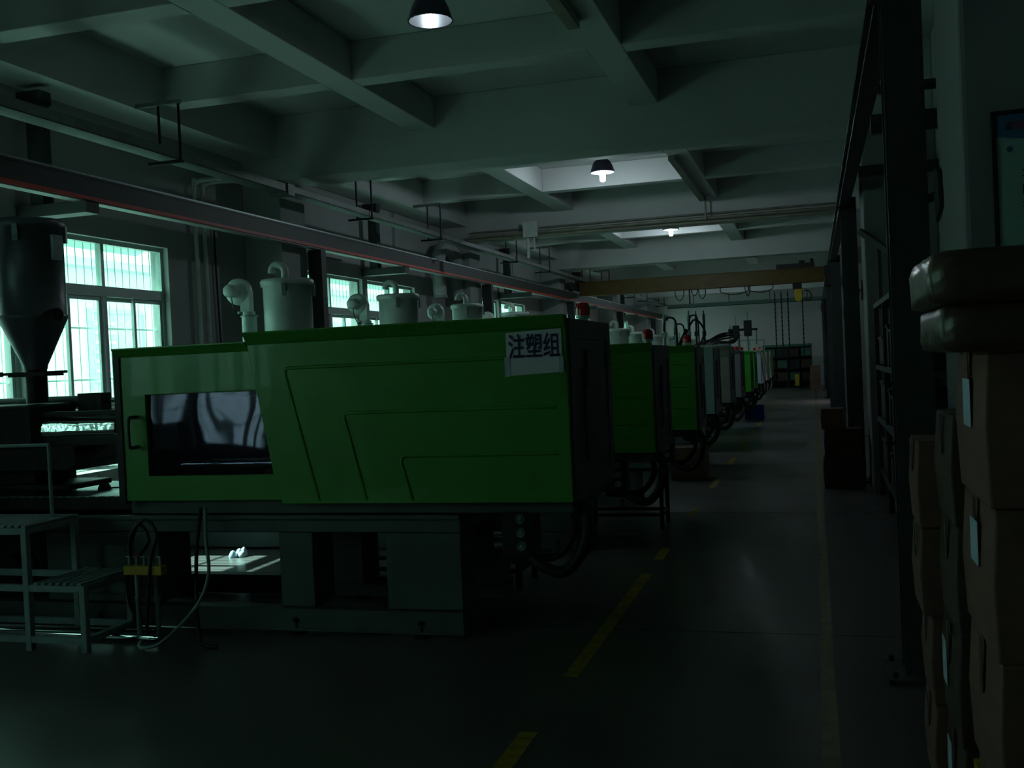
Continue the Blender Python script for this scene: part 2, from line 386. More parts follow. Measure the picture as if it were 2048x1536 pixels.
for i, (a, b) in enumerate(wins):
    if w0 is None: w0 = make_window((XL, a, WZ0))
    else:
        c = copy_tree(w0); c.location = (XL, a, WZ0); c.name = 'window_%d' % (i+1)

# outside the windows
tag(MB().box(-30, XL-0.24, -30, 80, -0.3, -0.05).build('ground_outside', 'ground'), kind='structure')
tag(MB().box(XR+0.24, 30, -30, 80, -0.3, -0.05).build('yard_outside', 'ground'), kind='structure')
nb = tag(empty('neighbour_building', (-13.0, 0, 0)), 'pale rendered neighbouring building seen through the left windows', 'building')
MB().box(-8, 0, -20, 70, -0.05, 3.75).build('wall', 'outwall', nb)
MB().box(-8, 0.35, -20, 70, 3.75, 3.9).build('roof', 'outtrim', nb)
MB().box(0, 0.12, -20, 70, 0.9, 1.02).build('ledge', 'outtrim', nb)
MB().box(0, 0.16, -20, 70, 3.25, 3.4).build('ledge', 'outtrim', nb)
for k in range(-3, 14):
    yw = 5.0*k + 1.2
    f = MB().ring([(yw,1.5),(yw+1.7,1.5),(yw+1.7,3.0),(yw,3.0)], [(yw+0.07,1.57),(yw+1.63,1.57),(yw+1.63,2.93),(yw+0.07,2.93)], 0.0, 0.07, 'yz').build('window', 'outtrim', nb)
    MB().box(0.0, 0.03, yw+0.07, yw+1.63, 1.57, 2.93).build('pane', 'outglass', f)
    lv = MB()
    for j in range(7): lv.box(0.03, 0.09, yw+0.10, yw+0.7, 1.62+0.18*j, 1.68+0.18*j)
    lv.build('louvre', 'outwall', f)

# ------------------------------------------------------------------ pendant lamps
def lamp(x, y, drop, label, bm='bulb'):
    e = tag(empty('pendant_lamp', (x, y, 4.6)), label, 'lamp', 'pendant lamps along the ceiling')
    prof = [(0.045,0.215),(0.09,0.205),(0.135,0.165),(0.165,0.10),(0.182,0.045),(0.192,0.0)]
    sh = MB().lathe(prof, n=40).lathe([(0.192,0),(0.198,-0.006),(0.198,0.004)], n=40).build('shade', 'shade', e)
    MB().lathe([(r-0.005, h-0.003) for r, h in prof], n=16).build('reflector', 'reflect', sh)
    MB().cyl((0,0,0.20),(0,0,0.30),0.04).cyl((0,0,0.30),(0,0,0.385),0.012).build('stem', 'shade', e)
    MB().cyl((0,0,0.385),(0,0,0.4),0.06).build('canopy', 'shade', e)
    z0 = -drop
    MB().lathe([(0.001,z0),(0.025,z0+0.003),(0.040,z0+0.018),(0.045,z0+0.05),(0.042,z0+0.16),(0.03,z0+0.19),(0.02,z0+0.21)], n=20).build('bulb', bm, e)
    MB().cyl((0,0,z0+0.205),(0,0,0.21),0.024).build('socket', 'shade', e)
lamp(-3.07, 8.42, 0.03, 'deep dark pendant lamp nearest the camera, bulb tucked inside the bowl', 'bulb_dim')
lamp(-3.13, 16.25, 0.15, 'second pendant lamp, lit bulb hanging below a shallow dark shade')
lamp(-3.12, 40.0, 0.15, 'added pendant lamp to light the far wall, unseen behind the beams near the crane bridge')  # out of sight, added to brighten the far wall
lamp(-3.12, 24.35, 0.15, 'farthest and smallest of the three lit pendant lamps, above the brown pipes')

# ------------------------------------------------------------------ injection moulding machines
def hose(pts, r, name, m, parent, n=8): return MB().tube(catmull(pts, 8), r, n).build(name, m, parent)

def hopper_dryer(e, uc, vc, hz, m, blower, r=0.232):
    """hopper dryer above the injection unit; hz = lid height"""
    zb, zc = hz-1.08, hz-0.72
    MB().cyl((uc,vc,zb-0.24),(uc,vc,zb),0.075,n=20).box(uc-0.16,uc+0.16,vc-0.10,vc+0.10,zb-0.05,zb-0.02).build('hopper_throat', 'iron', e)
    MB().box(uc-0.30,uc+0.26,vc-0.02,vc+0.02,zb-0.035,zb-0.015).cyl((uc-0.30,vc,zb-0.025),(uc-0.36,vc,zb-0.025),0.018).build('slide_gate', 'iron', e)
    h = MB().lathe([(0.08,zb),(0.085,zb+0.03),(r,zc),(r+0.008,zc+0.01),(r+0.008,zc+0.03),(r,zc+0.04),(r,hz-0.07),(r+0.02,hz-0.065),(r+0.02,hz-0.045)], (uc,vc,0), 36).build('hopper', m, e)
    MB().lathe([(r+0.022,hz-0.045),(r+0.025,hz-0.02),(r+0.01,hz),(0.06,hz+0.012),(0.001,hz+0.012)], (uc,vc,0), 36).build('lid', m, h)
    for a in (-1.2, 0.4, 2.6):
        MB().obox((uc+math.cos(a)*(r+0.02), vc+math.sin(a)*(r+0.02), hz-0.11), (math.cos(a),math.sin(a),0), (-math.sin(a),math.cos(a),0), (0,0,1), 0.012, 0.018, 0.06).build('latch', 'steel', h)
    if blower:
        ex = uc-0.02
        hose([(ex,vc,hz),(ex,vc,hz+0.09),(ex-0.03,vc,hz+0.135),(ex-0.09,vc,hz+0.15),(ex-0.13,vc,hz+0.12),(ex-0.14,vc,hz+0.07)], 0.036, 'elbow_pipe', m, h, 14)
        bx, bz = uc-0.50, hz-0.09
        b = MB().lathe([(0.001,0.05),(0.10,0.05),(0.128,0.035),(0.132,0.0),(0.128,-0.035),(0.10,-0.05),(0.001,-0.05)], (bx,vc-0.05,bz), 28, 'y').box(bx+0.03,bx+0.13,vc-0.09,vc-0.01,bz-0.20,bz).build('blower_housing', m, e)
        MB().lathe([(0.001,-0.13),(0.05,-0.13),(0.062,-0.12),(0.062,0.0)], (bx-0.01,vc-0.10,bz), 20, 'y').build('motor', m, b)
        MB().cyl((bx+0.10,vc-0.05,zb+0.1),(bx+0.10,vc-0.05,bz-0.24),0.072,n=20).cyl((bx+0.10,vc-0.05,bz-0.24),(bx+0.10,vc-0.05,bz-0.20),0.06).build('heater_tube', m, b)
        MB().cyl((bx+0.10,vc-0.05,bz-0.25),(bx+0.10,vc-0.05,bz-0.235),0.085,n=20).cyl((bx+0.03,vc-0.13,bz-0.21),(bx+0.03,vc-0.11,bz-0.21),0.014).build('clamp_flange', 'steel', b)
        hose([(bx-0.02,vc-0.16,bz-0.05),(bx+0.0,vc-0.17,bz-0.14),(bx+0.03,vc-0.16,bz-0.22),(bx+0.06,vc-0.13,bz-0.24)], 0.006, 'cable', 'black', b, 6)
        MB().cyl((bx+0.10,vc-0.05,zb+0.22),(uc-r*0.8,vc-0.02,zb+0.22),0.05).build('air_duct', m, b)
    else:
        MB().cyl((uc+r*0.92,vc-0.10,zc+0.02),(uc+r*0.92+0.07,vc-0.12,zc+0.02),0.035,n=14).cyl((uc+r*0.92+0.07,vc-0.12,zc+0.02),(uc+r*0.92+0.12,vc-0.135,zc+0.02),0.045,n=14).build('vent_knob', 'black', h)
        MB().box(uc-r-0.03,uc-r+0.005,vc-0.04,vc+0.04,hz-0.30,hz-0.10).build('hinge', 'steel', h)
        MB().box(uc+r-0.005,uc+r+0.02,vc-0.05,vc+0.05,hz-0.30,hz-0.12).build('sight_glass_frame', 'steel', h)
    return h

def machine(label, xr, yf, L, D, T, B, m, uh, hz, hm='hopper', blower=True, beacon=None, ribs=True, base_end=-0.71, tail=2.3):
    e = tag(empty('injection_moulding_machine', (xr, yf, 0)), label, 'machine', 'injection moulding machines in a row')
    k = L/2.96; ue = -(L + tail); mid = -2.0*k; midb = -1.81*k
    # bed and supports
    MB().box(ue, base_end, 0.06, D-0.15, B-0.19, B-0.08).box(ue, base_end, 0.035, D-0.12, B-0.11, B-0.08).box(-L-0.02, -0.03, 0.10, D-0.2, B-0.08, B+0.02).build('bed', 'body', e, bevel=0.008)
    for u0, u1 in ((-1.89*k, -1.66*k), (-1.18*k, base_end)):
        for v0, v1 in ((0.05, 0.33), (D-0.45, D-0.17)):
            MB().box(u0, u1, v0, v1, 0.16, B-0.19).build('leg_block', 'body', e, bevel=0.006)
    tk = MB().box(-3.62*k, -2.75*k, 0.05, 0.40, 0.16, B-0.19).build('oil_tank', 'body', e, bevel=0.01)
    MB().box(-3.50*k, -2.95*k, 0.035, 0.05, 0.22, B-0.27).build('tank_cover', 'body', tk, bevel=0.004)
    MB().box(ue+0.1, -3.75*k, 0.15, D-0.25, 0.16, B-0.19).build('pump_cabinet', 'iron', e, bevel=0.01)
    MB().cyl((-3.95*k,0.12,0.36),(-3.95*k,0.45,0.36),0.17,n=24).cyl((-3.95*k,0.06,0.36),(-3.95*k,0.12,0.36),0.10,n=20).build('pump_motor', 'iron', e)
    for v in (0.02, D-0.24):
        MB().box(ue, base_end+0.005, v, v+0.10, 0.035, 0.155).box(ue, base_end+0.01, v-0.012, v+0.10, 0.022, 0.035).build('base_rail', 'body', e)
    for u in (-1.78*k, -0.96*k, -3.2*k, ue+0.4):
        for v in (0.03, D-0.20):
            MB().cyl((u,v,0),(u,v,0.022),0.055,n=14).cyl((u,v,0.022),(u,v,0.10),0.014,n=8).cyl((u,v,0.075),(u,v,0.095),0.026,n=6).build('levelling_foot', 'iron', e)
    # guard: fixed panel
    pz = T - 0.075
    gp = MB().prism([(mid,pz),(0,pz),(0,B),(midb,B)], -0.03, 0.012).prism([(-0.03,pz),(0.012,pz),(0.012,T),(-0.085,T),(-0.085,T-0.008)], mid, 0, 'yz').build('guard_panel', m, e, bevel=0.006)
    if ribs:
        for (u0, u1, ub, z) in ((-1.75, -0.07, -1.56, 1.64), (-1.37, -0.07, -1.25, 1.355), (-1.02, -0.07, -0.96, 1.09)):
            u0 *= k; u1 *= k; ub *= k; zz = B + (z-0.81)*(T-B)/1.06
            MB().tube([(u1,-0.028,zz),(u0+0.03,-0.028,zz),(u0+0.008,-0.028,zz-0.006),(u0,-0.028,zz-0.03),(ub,-0.028,B+0.02)], 0.011, 10).build('pressed_rib', m, gp)
    # guard: sliding door with window
    zt = T-0.06
    w_out = [(-L,zt-0.02),(mid+0.03,zt-0.02),(midb+0.02,B+0.02),(-L,B+0.02)]
    w_in = [(-2.76*k, B+0.70*(T-B)/1.06), (-1.965*k, B+0.70*(T-B)/1.06), (-1.875*k, B+0.18), (-2.76*k, B+0.18)]
    dr_ = MB().ring(w_out, w_in, 0.0, 0.035).build('sliding_door', m, e, bevel=0.004)
    MB().prism([(0.0,zt-0.055),(0.03,zt-0.055),(0.03,zt+0.005),(-0.05,zt+0.005),(-0.05,zt-0.003)], -L, mid-0.002, 'yz').build('door_top_rail', m, dr_)
    MB().add([(w_in[0][0],0.032,w_in[0][1]),(w_in[1][0],0.032,w_in[1][1]),(w_in[2][0],0.008,w_in[2][1]),(w_in[3][0],0.008,w_in[3][1]),(w_in[0][0],0.035,w_in[0][1]),(w_in[1][0],0.035,w_in[1][1]),(w_in[2][0],0.011,w_in[2][1]),(w_in[3][0],0.011,w_in[3][1])], [(0,1,2,3),(7,6,5,4),(0,4,5,1),(1,5,6,2),(2,6,7,3),(3,7,4,0)]).build('window_pane', 'pane', dr_)
    MB().box(-L-0.02, -L+0.025, -0.012, 0.05, B, zt).build('edge_strip', 'black', dr_)
    hx, hz0, hz1 = -L+0.13*k, B+0.37*(T-B)/1.06, B+0.56*(T-B)/1.06
    MB().tube(catmull([(hx,0.0,hz1),(hx,-0.07,hz1),(hx,-0.09,hz1-0.03),(hx,-0.09,hz0+0.03),(hx,-0.07,hz0),(hx,0.0,hz0)],6), 0.012, 10).build('handle', 'hopdark', dr_)
    # other sides of the guard
    ep = MB().ring([(0.012,B-0.01),(D,B-0.01),(D,T-0.02),(0.012,T-0.02)], [(0.16,B+0.08),(D-0.12,B+0.08),(D-0.12,T-0.14),(0.16,T-0.14)], -0.02, 0.012, 'yz').build('end_panel', 'endp', e, bevel=0.005)
    MB().box(-0.02, 0.0, 0.16, D-0.12, B+0.08, T-0.14).build('end_access_panel', 'endp', ep)
    MB().box(-0.002, 0.02, 0.42, 0.62, T-0.42, T-0.2).build('end_inspection_hatch', 'body', ep, bevel=0.004)
    MB().box(0.012, 0.03, 0.30, 0.34, B+0.2, T-0.3).build('end_hinge_strip', 'body', ep)
    MB().box(mid, 0.0, D-0.03, D, B, T-0.02).build('back_panel', m, e)
    MB().box(mid, -0.02, 0.012, D-0.03, T-0.055, T-0.04).build('top_cover', m, e)
    # clamp inside
    MB().box(-1.92*k, -1.62*k, 0.12, D-0.15, B+0.03, T-0.14).build('moving_platen', 'iron', e, bevel=0.02)
    MB().box(-2.98*k, -2.74*k, 0.12, D-0.15, B+0.03, T-0.30).build('fixed_platen', 'iron', e, bevel=0.02)
    for v in (0.22, D-0.3):
        for z in (B+0.23, T-0.30): MB().cyl((-2.9*k,v,z),(-0.15,v,z),0.042,n=18).build('tie_bar', 'chrome', e)
    MB().box(-2.05*k, -1.93*k, 0.2, 0.45, B+0.14, B+0.27).build('ejector_block', 'yblock', e)
    MB().box(-2.74*k, -2.3*k, 0.3, D-0.35, B+0.1, T-0.4).build('mould', 'iron', e, bevel=0.01)
    # injection unit
    MB().box(-L-1.65, -L+0.05, 0.33, D+0.06, B+0.004, B+0.01).build('deck_plate', 'plate', e)
    MB().box(-L-1.66, -L+0.05, 0.32, D+0.06, B-0.08, B+0.004).build('deck_support', 'iron', e)
    MB().box(-L-1.75, -L-1.05, 0.42, D-0.35, B+0.01, B+0.20).box(-L-1.6, -L-0.7, 0.34, D-0.4, B+0.05, B+0.09).build('carriage_base', 'iron', e, bevel=0.01)
    MB().prism([(-L-2.2,B+0.19),(-L-0.66,B+0.19),(-L-0.60,B+0.25),(-L-0.62,B+0.36),(-L-2.2,B+0.36)], 0.30, D-0.38).build('carriage', 'iron', e, bevel=0.01)
    MB().box(-L-2.25, -L-0.98, 0.32, D-0.40, B+0.34, B+0.66).build('injection_housing', 'iron', e, bevel=0.02)
    MB().box(-L-1.02, -L-0.28, 0.40, D-0.45, B+0.36, B+0.42).cyl((-L-1.0,0.62,B+0.5),(-L-0.1,0.62,B+0.5),0.075,n=20).cyl((-L-0.1,0.62,B+0.5),(-L+0.15,0.62,B+0.5),0.05,0.02,n=16).build('barrel', 'iron', e)
    sh = MB(); NS = 8; cols = []
    for i in range(NS+1):
        t = i/NS; cols.append((0.37 + 0.018*t + 0.03*(2*t-1)**4, B+0.405 + 0.16*t))
    vs_ = [(-L-1.05, v, z) for v, z in cols] + [(-L-0.40 - (0.03 if i == 0 else 0), v+0.085, z) for i, (v, z) in enumerate(cols)]
    sh.add(vs_, [(i, i+1, NS+2+i, NS+1+i) for i in range(NS)], True)
    sh.build('barrel_shield', 'shield', e)
    MB().box(-L-1.05, -L-0.30, 0.40, 0.44, B+0.565, B+0.60).build('shield_rail', 'iron', e)
    MB().cyl((-L-2.1,0.80,B+0.655),(-L-0.75,0.80,B+0.655),0.05,n=16).box(-L-0.92,-L-0.72,0.74,0.86,B+0.58,B+0.72).cyl((-L-0.42,0.80,B+0.655),(-L-0.2,0.80,B+0.655),0.035,n=14).build('carriage_cylinder', 'iron', e)
    MB().cyl((-L-0.75,0.80,B+0.655),(-L-0.40,0.80,B+0.655),0.014,n=12).build('piston_rod', 'chrome', e)
    hopper_dryer(e, uh, 0.57, hz, hm, blower)
    if beacon:
        u, v = beacon
        b = MB().cyl((u,v,T-0.045),(u,v,T+0.015),0.032,n=16).cyl((u,v,T+0.015),(u,v,T+0.03),0.046,n=20).build('beacon_base', 'hopper', e)
        MB().lathe([(0.044,T+0.03),(0.046,T+0.06),(0.044,T+0.09),(0.034,T+0.11),(0.001,T+0.116)], (u,v,0), 20).build('beacon_lens', 'redlens', b)
    # cables at the aisle end
    if base_end < -0.3:
        cb = MB().box(-0.47, -0.28, 0.10, 0.28, B-0.34, B-0.06).build('connector_block', 'iron', e, bevel=0.008)
        for z in (B-0.11, B-0.19, B-0.27):
            s_ = MB().lathe([(0.026,0.0),(0.026,-0.035),(0.021,-0.035),(0.021,-0.008),(0.012,-0.008),(0.012,-0.03),(0.001,-0.03)], (-0.345,0.10,z), 18, 'y').build('socket', 'framep', cb)
        for z in (B-0.205, B-0.275):
            MB().cyl((-0.47,0.15,z),(-0.53,0.13,z),0.027,n=14).build('pipe_coupling', 'chrome', cb)
        hose([(-0.06,0.3,B),(0.02,0.22,B-0.12),(0.0,0.16,B-0.30),(-0.10,0.12,B-0.42),(-0.22,0.12,B-0.40),(-0.32,0.14,B-0.33)], 0.034, 'hose', 'black', e, 12)
        hose([(-0.12,0.34,B),(-0.06,0.25,B-0.18),(-0.14,0.2,B-0.33),(-0.27,0.17,B-0.36),(-0.44,0.16,B-0.36),(-0.46,0.16,B-0.30)], 0.024, 'hose', 'black', e, 10)
    return e

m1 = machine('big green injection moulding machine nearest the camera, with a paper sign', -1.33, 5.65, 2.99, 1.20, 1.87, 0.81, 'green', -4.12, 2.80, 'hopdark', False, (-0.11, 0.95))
m2 = machine('second green machine from the camera, red beacon on its front corner', -1.27, 8.40, 2.70, 0.95, 1.73, 0.83, 'green', -3.60, 2.52, 'hopper', True, (-0.06, 0.18))
m3 = machine('third green machine from the camera, standing before the white one', -1.20, 10.90, 2.60, 0.82, 1.72, 0.83, 'green', -3.56, 2.50, 'hopper', True, (-0.10, 0.2))
m4 = machine('white machine standing just beyond the three green ones', -1.35, 14.5, 2.6, 1.0, 1.73, 0.79, 'white', -3.76, 2.56, 'hopper', True, None, False)
m5 = machine('beige machine standing just beyond the white one', -1.33, 17.1, 2.6, 1.0, 1.76, 0.82, 'beige', -3.77, 2.53, 'hopper', True, None, False)
m6 = machine('grey machine between the beige one and the bright green one', -1.33, 19.7, 2.2, 1.0, 1.68, 0.8, 'grey', -2.95, 2.28, 'hopper', True, None, False)
m7 = machine('bright green machine standing just beyond the grey one', -1.30, 22.3, 2.2, 0.75, 1.66, 0.8, 'bgreen', -2.9, 2.30, 'hopper', True, (-0.3, 0.2), False)
m8 = machine('bright green machine mostly hidden behind the other bright green one', -1.34, 24.6, 2.2, 0.9, 1.66, 0.8, 'bgreen', -2.9, 2.26, 'hopper', True, (-0.3, 0.2), False)
m9 = machine('pale blue machine at the far part of the row', -1.37, 28.2, 2.2, 1.0, 1.66, 0.8, 'pblue', -2.9, 2.25, 'hopper', True, None, False)
m10 = machine('grey machine just beyond the pale blue one', -1.40, 31.2, 2.2, 1.0, 1.66, 0.8, 'grey', -2.9, 2.25, 'hopper', True, (-0.3, 0.2), False)
m11 = machine('dark green machine, next to last of the row', -1.40, 34.2, 2.2, 1.0, 1.70, 0.8, 'dgreen', -2.9, 2.25, 'hopper', True, (-0.3, 0.2), False)
m12 = machine('dark green machine standing last in the row, nearest the far wall', -1.45, 37.6, 2.2, 1.0, 1.70, 0.8, 'dgreen', -2.9, 2.25, 'hopper', True, None, False)

# robot pickers on the machine tops
def picker(e, u, v, z, h, r=0.018, m='steel', loop=True, side=1):
    p = MB().cyl((u,v,z),(u,v,z+h),r,n=10).cyl((u,v,z+h),(u,v,z+h+0.06),r*0.5,n=8).box(u-0.05,u+0.05,v-0.05,v+0.05,z-0.05,z+0.02).box(u-0.03,u+0.03,v-0.03,v+0.03,z+h*0.35,z+h*0.5).build('picker_post', m, e)
    if loop:
        hose([(u+0.0,v-0.03,z+h*0.55),(u+0.02*side,v-0.03,z+h*0.9),(u+0.08*side,v-0.03,z+h*0.98),(u+0.13*side,v-0.03,z+h*0.85),(u+0.14*side,v-0.03,z+h*0.4),(u+0.14*side,v-0.02,z)], 0.011, 'picker_hose', 'black', p, 8)
    return p
picker(m3, -0.36, 0.35, 1.70, 0.34, 0.02, 'hopper', True, 1)
MB().bar((-0.22,0.4,1.70),(-0.12,0.42,1.90),0.02,0.04).build('picker_arm', 'black', m3)
picker(m4, -0.55, 0.3, 1.72, 0.36, 0.02, 'steel', True, 1); picker(m4, -0.36, 0.4, 1.72, 0.48, 0.025, 'steel', True, 1)
hose([(-0.34,0.36,2.05),(-0.28,0.36,2.12),(-0.2,0.36,2.08),(-0.14,0.36,1.95),(-0.19,0.36,1.8),(-0.26,0.36,1.72)], 0.014, 'picker_hose', 'black', m4)
picker(m5, -0.55, 0.35, 1.74, 0.56, 0.018, 'black', False); picker(m5, -0.42, 0.35, 1.74, 0.56, 0.022, 'black', False)
for k in range(5):
    hose([(-0.5+0.05*k,0.3,1.76),(-0.35+0.06*k,0.3,1.86-0.01*k),(-0.15+0.05*k,0.4,1.80),(0.02+0.03*k,0.6,1.84+0.02*k)], 0.014, 'picker_hose', 'black', m5)
MB().box(-0.7,-0.02,0.1,0.5,1.70,1.78).build('picker_base', 'steel', m5)
picker(m7, -0.42, 0.3, 1.64, 0.55, 0.022, 'steel', False)
rb = MB().box(-0.36,-0.22,0.2,0.34,1.95,2.22).box(-0.12,0.04,0.2,0.34,1.98,2.32).box(-0.46,0.16,0.25,0.30,2.10,2.15).build('picker_head', 'black', m7, bevel=0.01)
MB().cyl((-0.29,0.27,2.22),(-0.29,0.27,2.42),0.008).build('picker_rod', 'steel', rb); MB().cyl((-0.04,0.27,2.32),(-0.04,0.27,2.52),0.01).build('picker_rod', 'steel', rb)
MB().cyl((-0.24,0.27,1.64),(-0.24,0.27,1.95),0.03).cyl((-0.05,0.27,1.64),(-0.05,0.27,1.98),0.022).cyl((0.13,0.27,1.80),(0.13,0.27,2.10),0.016).build('picker_column', 'steel', rb)
for k in range(5):
    hose([(-0.36,0.3,2.10-0.03*k),(-0.62,0.2,2.02-0.02*k+0.05*(k%2)),(-0.95,0.0,1.85+0.03*(k%3)),(-1.3,-0.3,1.76),(-1.5,-0.6,1.72)], 0.018, 'picker_hose', 'black', m7)
picker(m9, -0.3, 0.3, 1.64, 0.26, 0.035, 'hopper', False)
MB().ring([(-0.75,1.64),(0.0,1.64),(0.0,2.02),(-0.75,2.02)], [(-0.72,1.64),(-0.03,1.64),(-0.03,1.99),(-0.72,1.99)], 0.3, 0.34).build('robot_frame', 'framep', m10)

# paper sign taped to the first machine
sg = tag(empty('paper_sign', (-1.68, 5.612, 1.535)), 'laminated white paper sign with dark blue characters on the green guard', 'sign')
SW, SH = 0.325, 0.245
ps = MB(); NX, NZ = 14, 10
ps.add([(SW*i/NX, -0.002-0.004*math.sin(i*1.3+j*0.7)*(0.3 if 2 < j else 1.0)*0.5, SH*j/NZ + 0.012*i/NX) for j in range(NZ+1) for i in range(NX+1)],
       [(j*(NX+1)+i, j*(NX+1)+i+1, (j+1)*(NX+1)+i+1, (j+1)*(NX+1)+i) for j in range(NZ) for i in range(NX)], True)
ps.build('sheet', 'paper', sg)
text_mesh('lettering', '\u6ce8\u5851\u7ec4', 0.108, 'ink', sg, Matrix.Translation((0.012, -0.006, 0.082)) @ Matrix.Rotation(R_(90), 4, 'X') @ Matrix.Diagonal((0.95, 1.35, 1, 1)), bold=0.0016)
MB().box(-0.012,0.02,-0.0075,-0.006,-0.004,0.11).build('tape', 'cleartape', sg); MB().box(SW-0.018,SW+0.008,-0.0075,-0.006,0.008,0.10).build('tape', 'cleartape', sg)

# ------------------------------------------------------------------ overhead crane
ZR0, ZR1 = 3.32, 3.54
def ibeam(mb, xc, y0, y1, z0, z1, wd, tf=0.022, tw=0.02):
    mb.box(xc-wd/2, xc+wd/2, y0, y1, z0, z0+tf).box(xc-wd/2, xc+wd/2, y0, y1, z1-tf, z1).box(xc-tw/2, xc+tw/2, y0, y1, z0+tf, z1-tf); return mb
rl = tag(empty('crane_runway', (-6.5, 0, 0)), 'long dark crane runway rail with a red stripe along the window wall', 'crane rail')
ibeam(MB(), 0, YB, 48, ZR0, ZR1, 0.12).box(0.02, 0.055, YB, 48, ZR0+0.02, ZR1-0.02).build('rail_beam', 'rail', rl)
MB().box(-0.062, 0.066, YB, 48, ZR0-0.004, ZR0+0.03).build('red_stripe', 'red', rl)
MB().box(-0.02, 0.02, YB, 48, ZR1, ZR1+0.03).build('track_bar', 'steel', rl)
MB().box(-0.06, 0.05, YB, 48, ZR0-0.02, ZR0-0.004).build('conductor_strip', 'tray', rl)
for yc in YC[:-1]:
    yb = yc + 3.41
    MB().box(-0.70, 0.09, yb-0.09, yb+0.09, ZR0-0.13, ZR0-0.02).box(-0.70, 0.09, yb-0.10, yb+0.10, ZR0-0.03, ZR0-0.018).build('bracket', 'rail', rl)
    MB().box(-0.55, -0.40, yb-0.07, yb+0.07, ZR0-0.1, 4.36).box(-0.64, -0.38, yb-0.08, yb+0.08, 4.26, 4.38).build('hanger_post', 'post', rl)
for yc in YC:
    MB().box(-0.14, 0.06, yc+0.36, yc+0.50, 0.0, ZR0-0.02).box(-0.2, 0.1, yc+0.32, yc+0.54, 0.0, 0.02).build('post', 'post', rl)
rr = tag(empty('crane_runway', (0.415, 0, 0)), 'dark crane runway rail on thick posts along the right side', 'crane rail')
ibeam(MB(), 0, YB, 48, ZR0, ZR1, 0.12).build('rail_beam', 'rail', rr)
MB().box(-0.02, 0.02, YB, 48, ZR1, ZR1+0.03).build('track_bar', 'steel', rr)
for yc in YC:
    yp = yc + 0.58
    p = MB().box(-0.05, 0.13, yp-0.09, yp-0.07, 0.02, ZR0+0.1).box(-0.05, 0.13, yp+0.07, yp+0.09, 0.02, ZR0+0.1).box(0.03, 0.05, yp-0.07, yp+0.07, 0.02, ZR0+0.1).box(-0.09,0.13,yp-0.09,yp+0.09,ZR0-0.03,ZR0-0.001).build('post', 'post', rr)
    MB().box(-0.13, 0.21, yp-0.18, yp+0.18, 0, 0.022).build('base_plate', 'post', p)
    for a, b in ((-0.10,-0.14),(0.18,-0.14),(-0.10,0.14),(0.18,0.14)): MB().cyl((a,yp+b,0.022),(a,yp+b,0.05),0.014,n=6).build('anchor_bolt', 'iron', p)
    MB().bar((0.13,yp-0.02,2.30),(0.18,yp-0.25,2.30),0.03,0.03).prism([(yp-0.38,2.22),(yp-0.22,2.17),(yp-0.20,2.30),(yp-0.24,2.42),(yp-0.34,2.38)], 0.145, 0.16, 'yz').build('wall_tie', 'rail', p)
for yt, t in ((7.2, 0.035), (8.1, 0.12), (10.3, 0.08)):
    MB().box(0.05, XR-0.415, yt-0.03, yt+0.03, ZR0-0.02-t, ZR0).build('wall_bracket', 'rail', rr)
MB().bar((0.12,12.05,2.90),(0.50,11.6,2.52),0.05,0.06).bar((0.30,11.85,2.70),(0.30,11.85,2.12),0.04,0.05).build('diagonal_brace', 'post', rr)

YG = 29.0
br = tag(empty('crane_bridge', (0, YG, ZR1)), 'brown-yellow overhead crane bridge spanning between the two rails', 'crane')
MB().box(-6.38, 0.34, -0.16, 0.16, -0.08, -0.06).box(-6.38, 0.34, -0.16, 0.16, 0.30, 0.32).box(-6.38, 0.34, -0.12, -0.10, -0.06, 0.30).box(-6.38, 0.34, 0.10, 0.12, -0.06, 0.30).build('girder', 'yellow', br)
for x in (-6.5, 0.415):
    ec = MB().box(x-0.09, x+0.09, -0.9, 0.9, 0.08, 0.28).build('end_carriage', 'rail', br, bevel=0.01)
    for v in (-0.7, 0.7): MB().cyl((x-0.05,v,0.12),(x+0.05,v,0.12),0.09,n=20).build('wheel', 'iron', ec)
MB().box(-0.9, 0.1, -0.18, 0.0, 0.32, 0.44).box(-0.3,-0.15,-0.1,0.05,0.44,0.52).box(0.0,0.08,-0.1,0.0,0.44,0.55).build('drive_box', 'rail', br)
for xa, xb, d in ((-3.65,-3.40,0.30),(-3.20,-3.02,0.18),(-3.0,-2.8,0.28),(-2.4,-1.65,0.22),(-1.65,-1.0,0.20),(-1.75,-1.6,0.28)):
    mx_ = (xa+xb)/2
    hose([(xa,-0.2,-0.08),(xa+0.02,-0.2,-0.08-d*0.6),(mx_,-0.2,-0.08-d),(xb-0.02,-0.2,-0.08-d*0.6),(xb,-0.2,-0.08)], 0.014, 'festoon_cable', 'black', br, 6)
MB().cyl((-3.25,-0.2,-0.08),(-3.25,-0.2,-0.48),0.02).build('pendant_cable', 'black', br)
ht = tag(empty('chain_hoist', (-0.35, YG, ZR1-0.08)), 'yellow chain hoist hanging from the crane bridge with long chains', 'hoist')
MB().box(-0.14, 0.10, -0.14, 0.14, -0.16, -0.02).build('trolley', 'iron', ht, bevel=0.01)
MB().box(-0.09, 0.10, -0.10, 0.10, -0.42, -0.12).cyl((0.005,-0.12,-0.40),(0.005,0.12,-0.40),0.095,n=20).build('hoist_body', 'yhook', ht, bevel=0.02)
def chain(x, y, z0, z1, name):
    c = MB(); z = z0; i = 0
    while z > z1:
        if i % 2: c.box(x-0.020,x+0.020,y-0.006,y+0.006,z-0.075,z)
        else: c.box(x-0.013,x+0.013,y-0.020,y+0.020,z-0.075,z)
        z -= 0.06; i += 1
    return c.build(name, 'iron', ht)
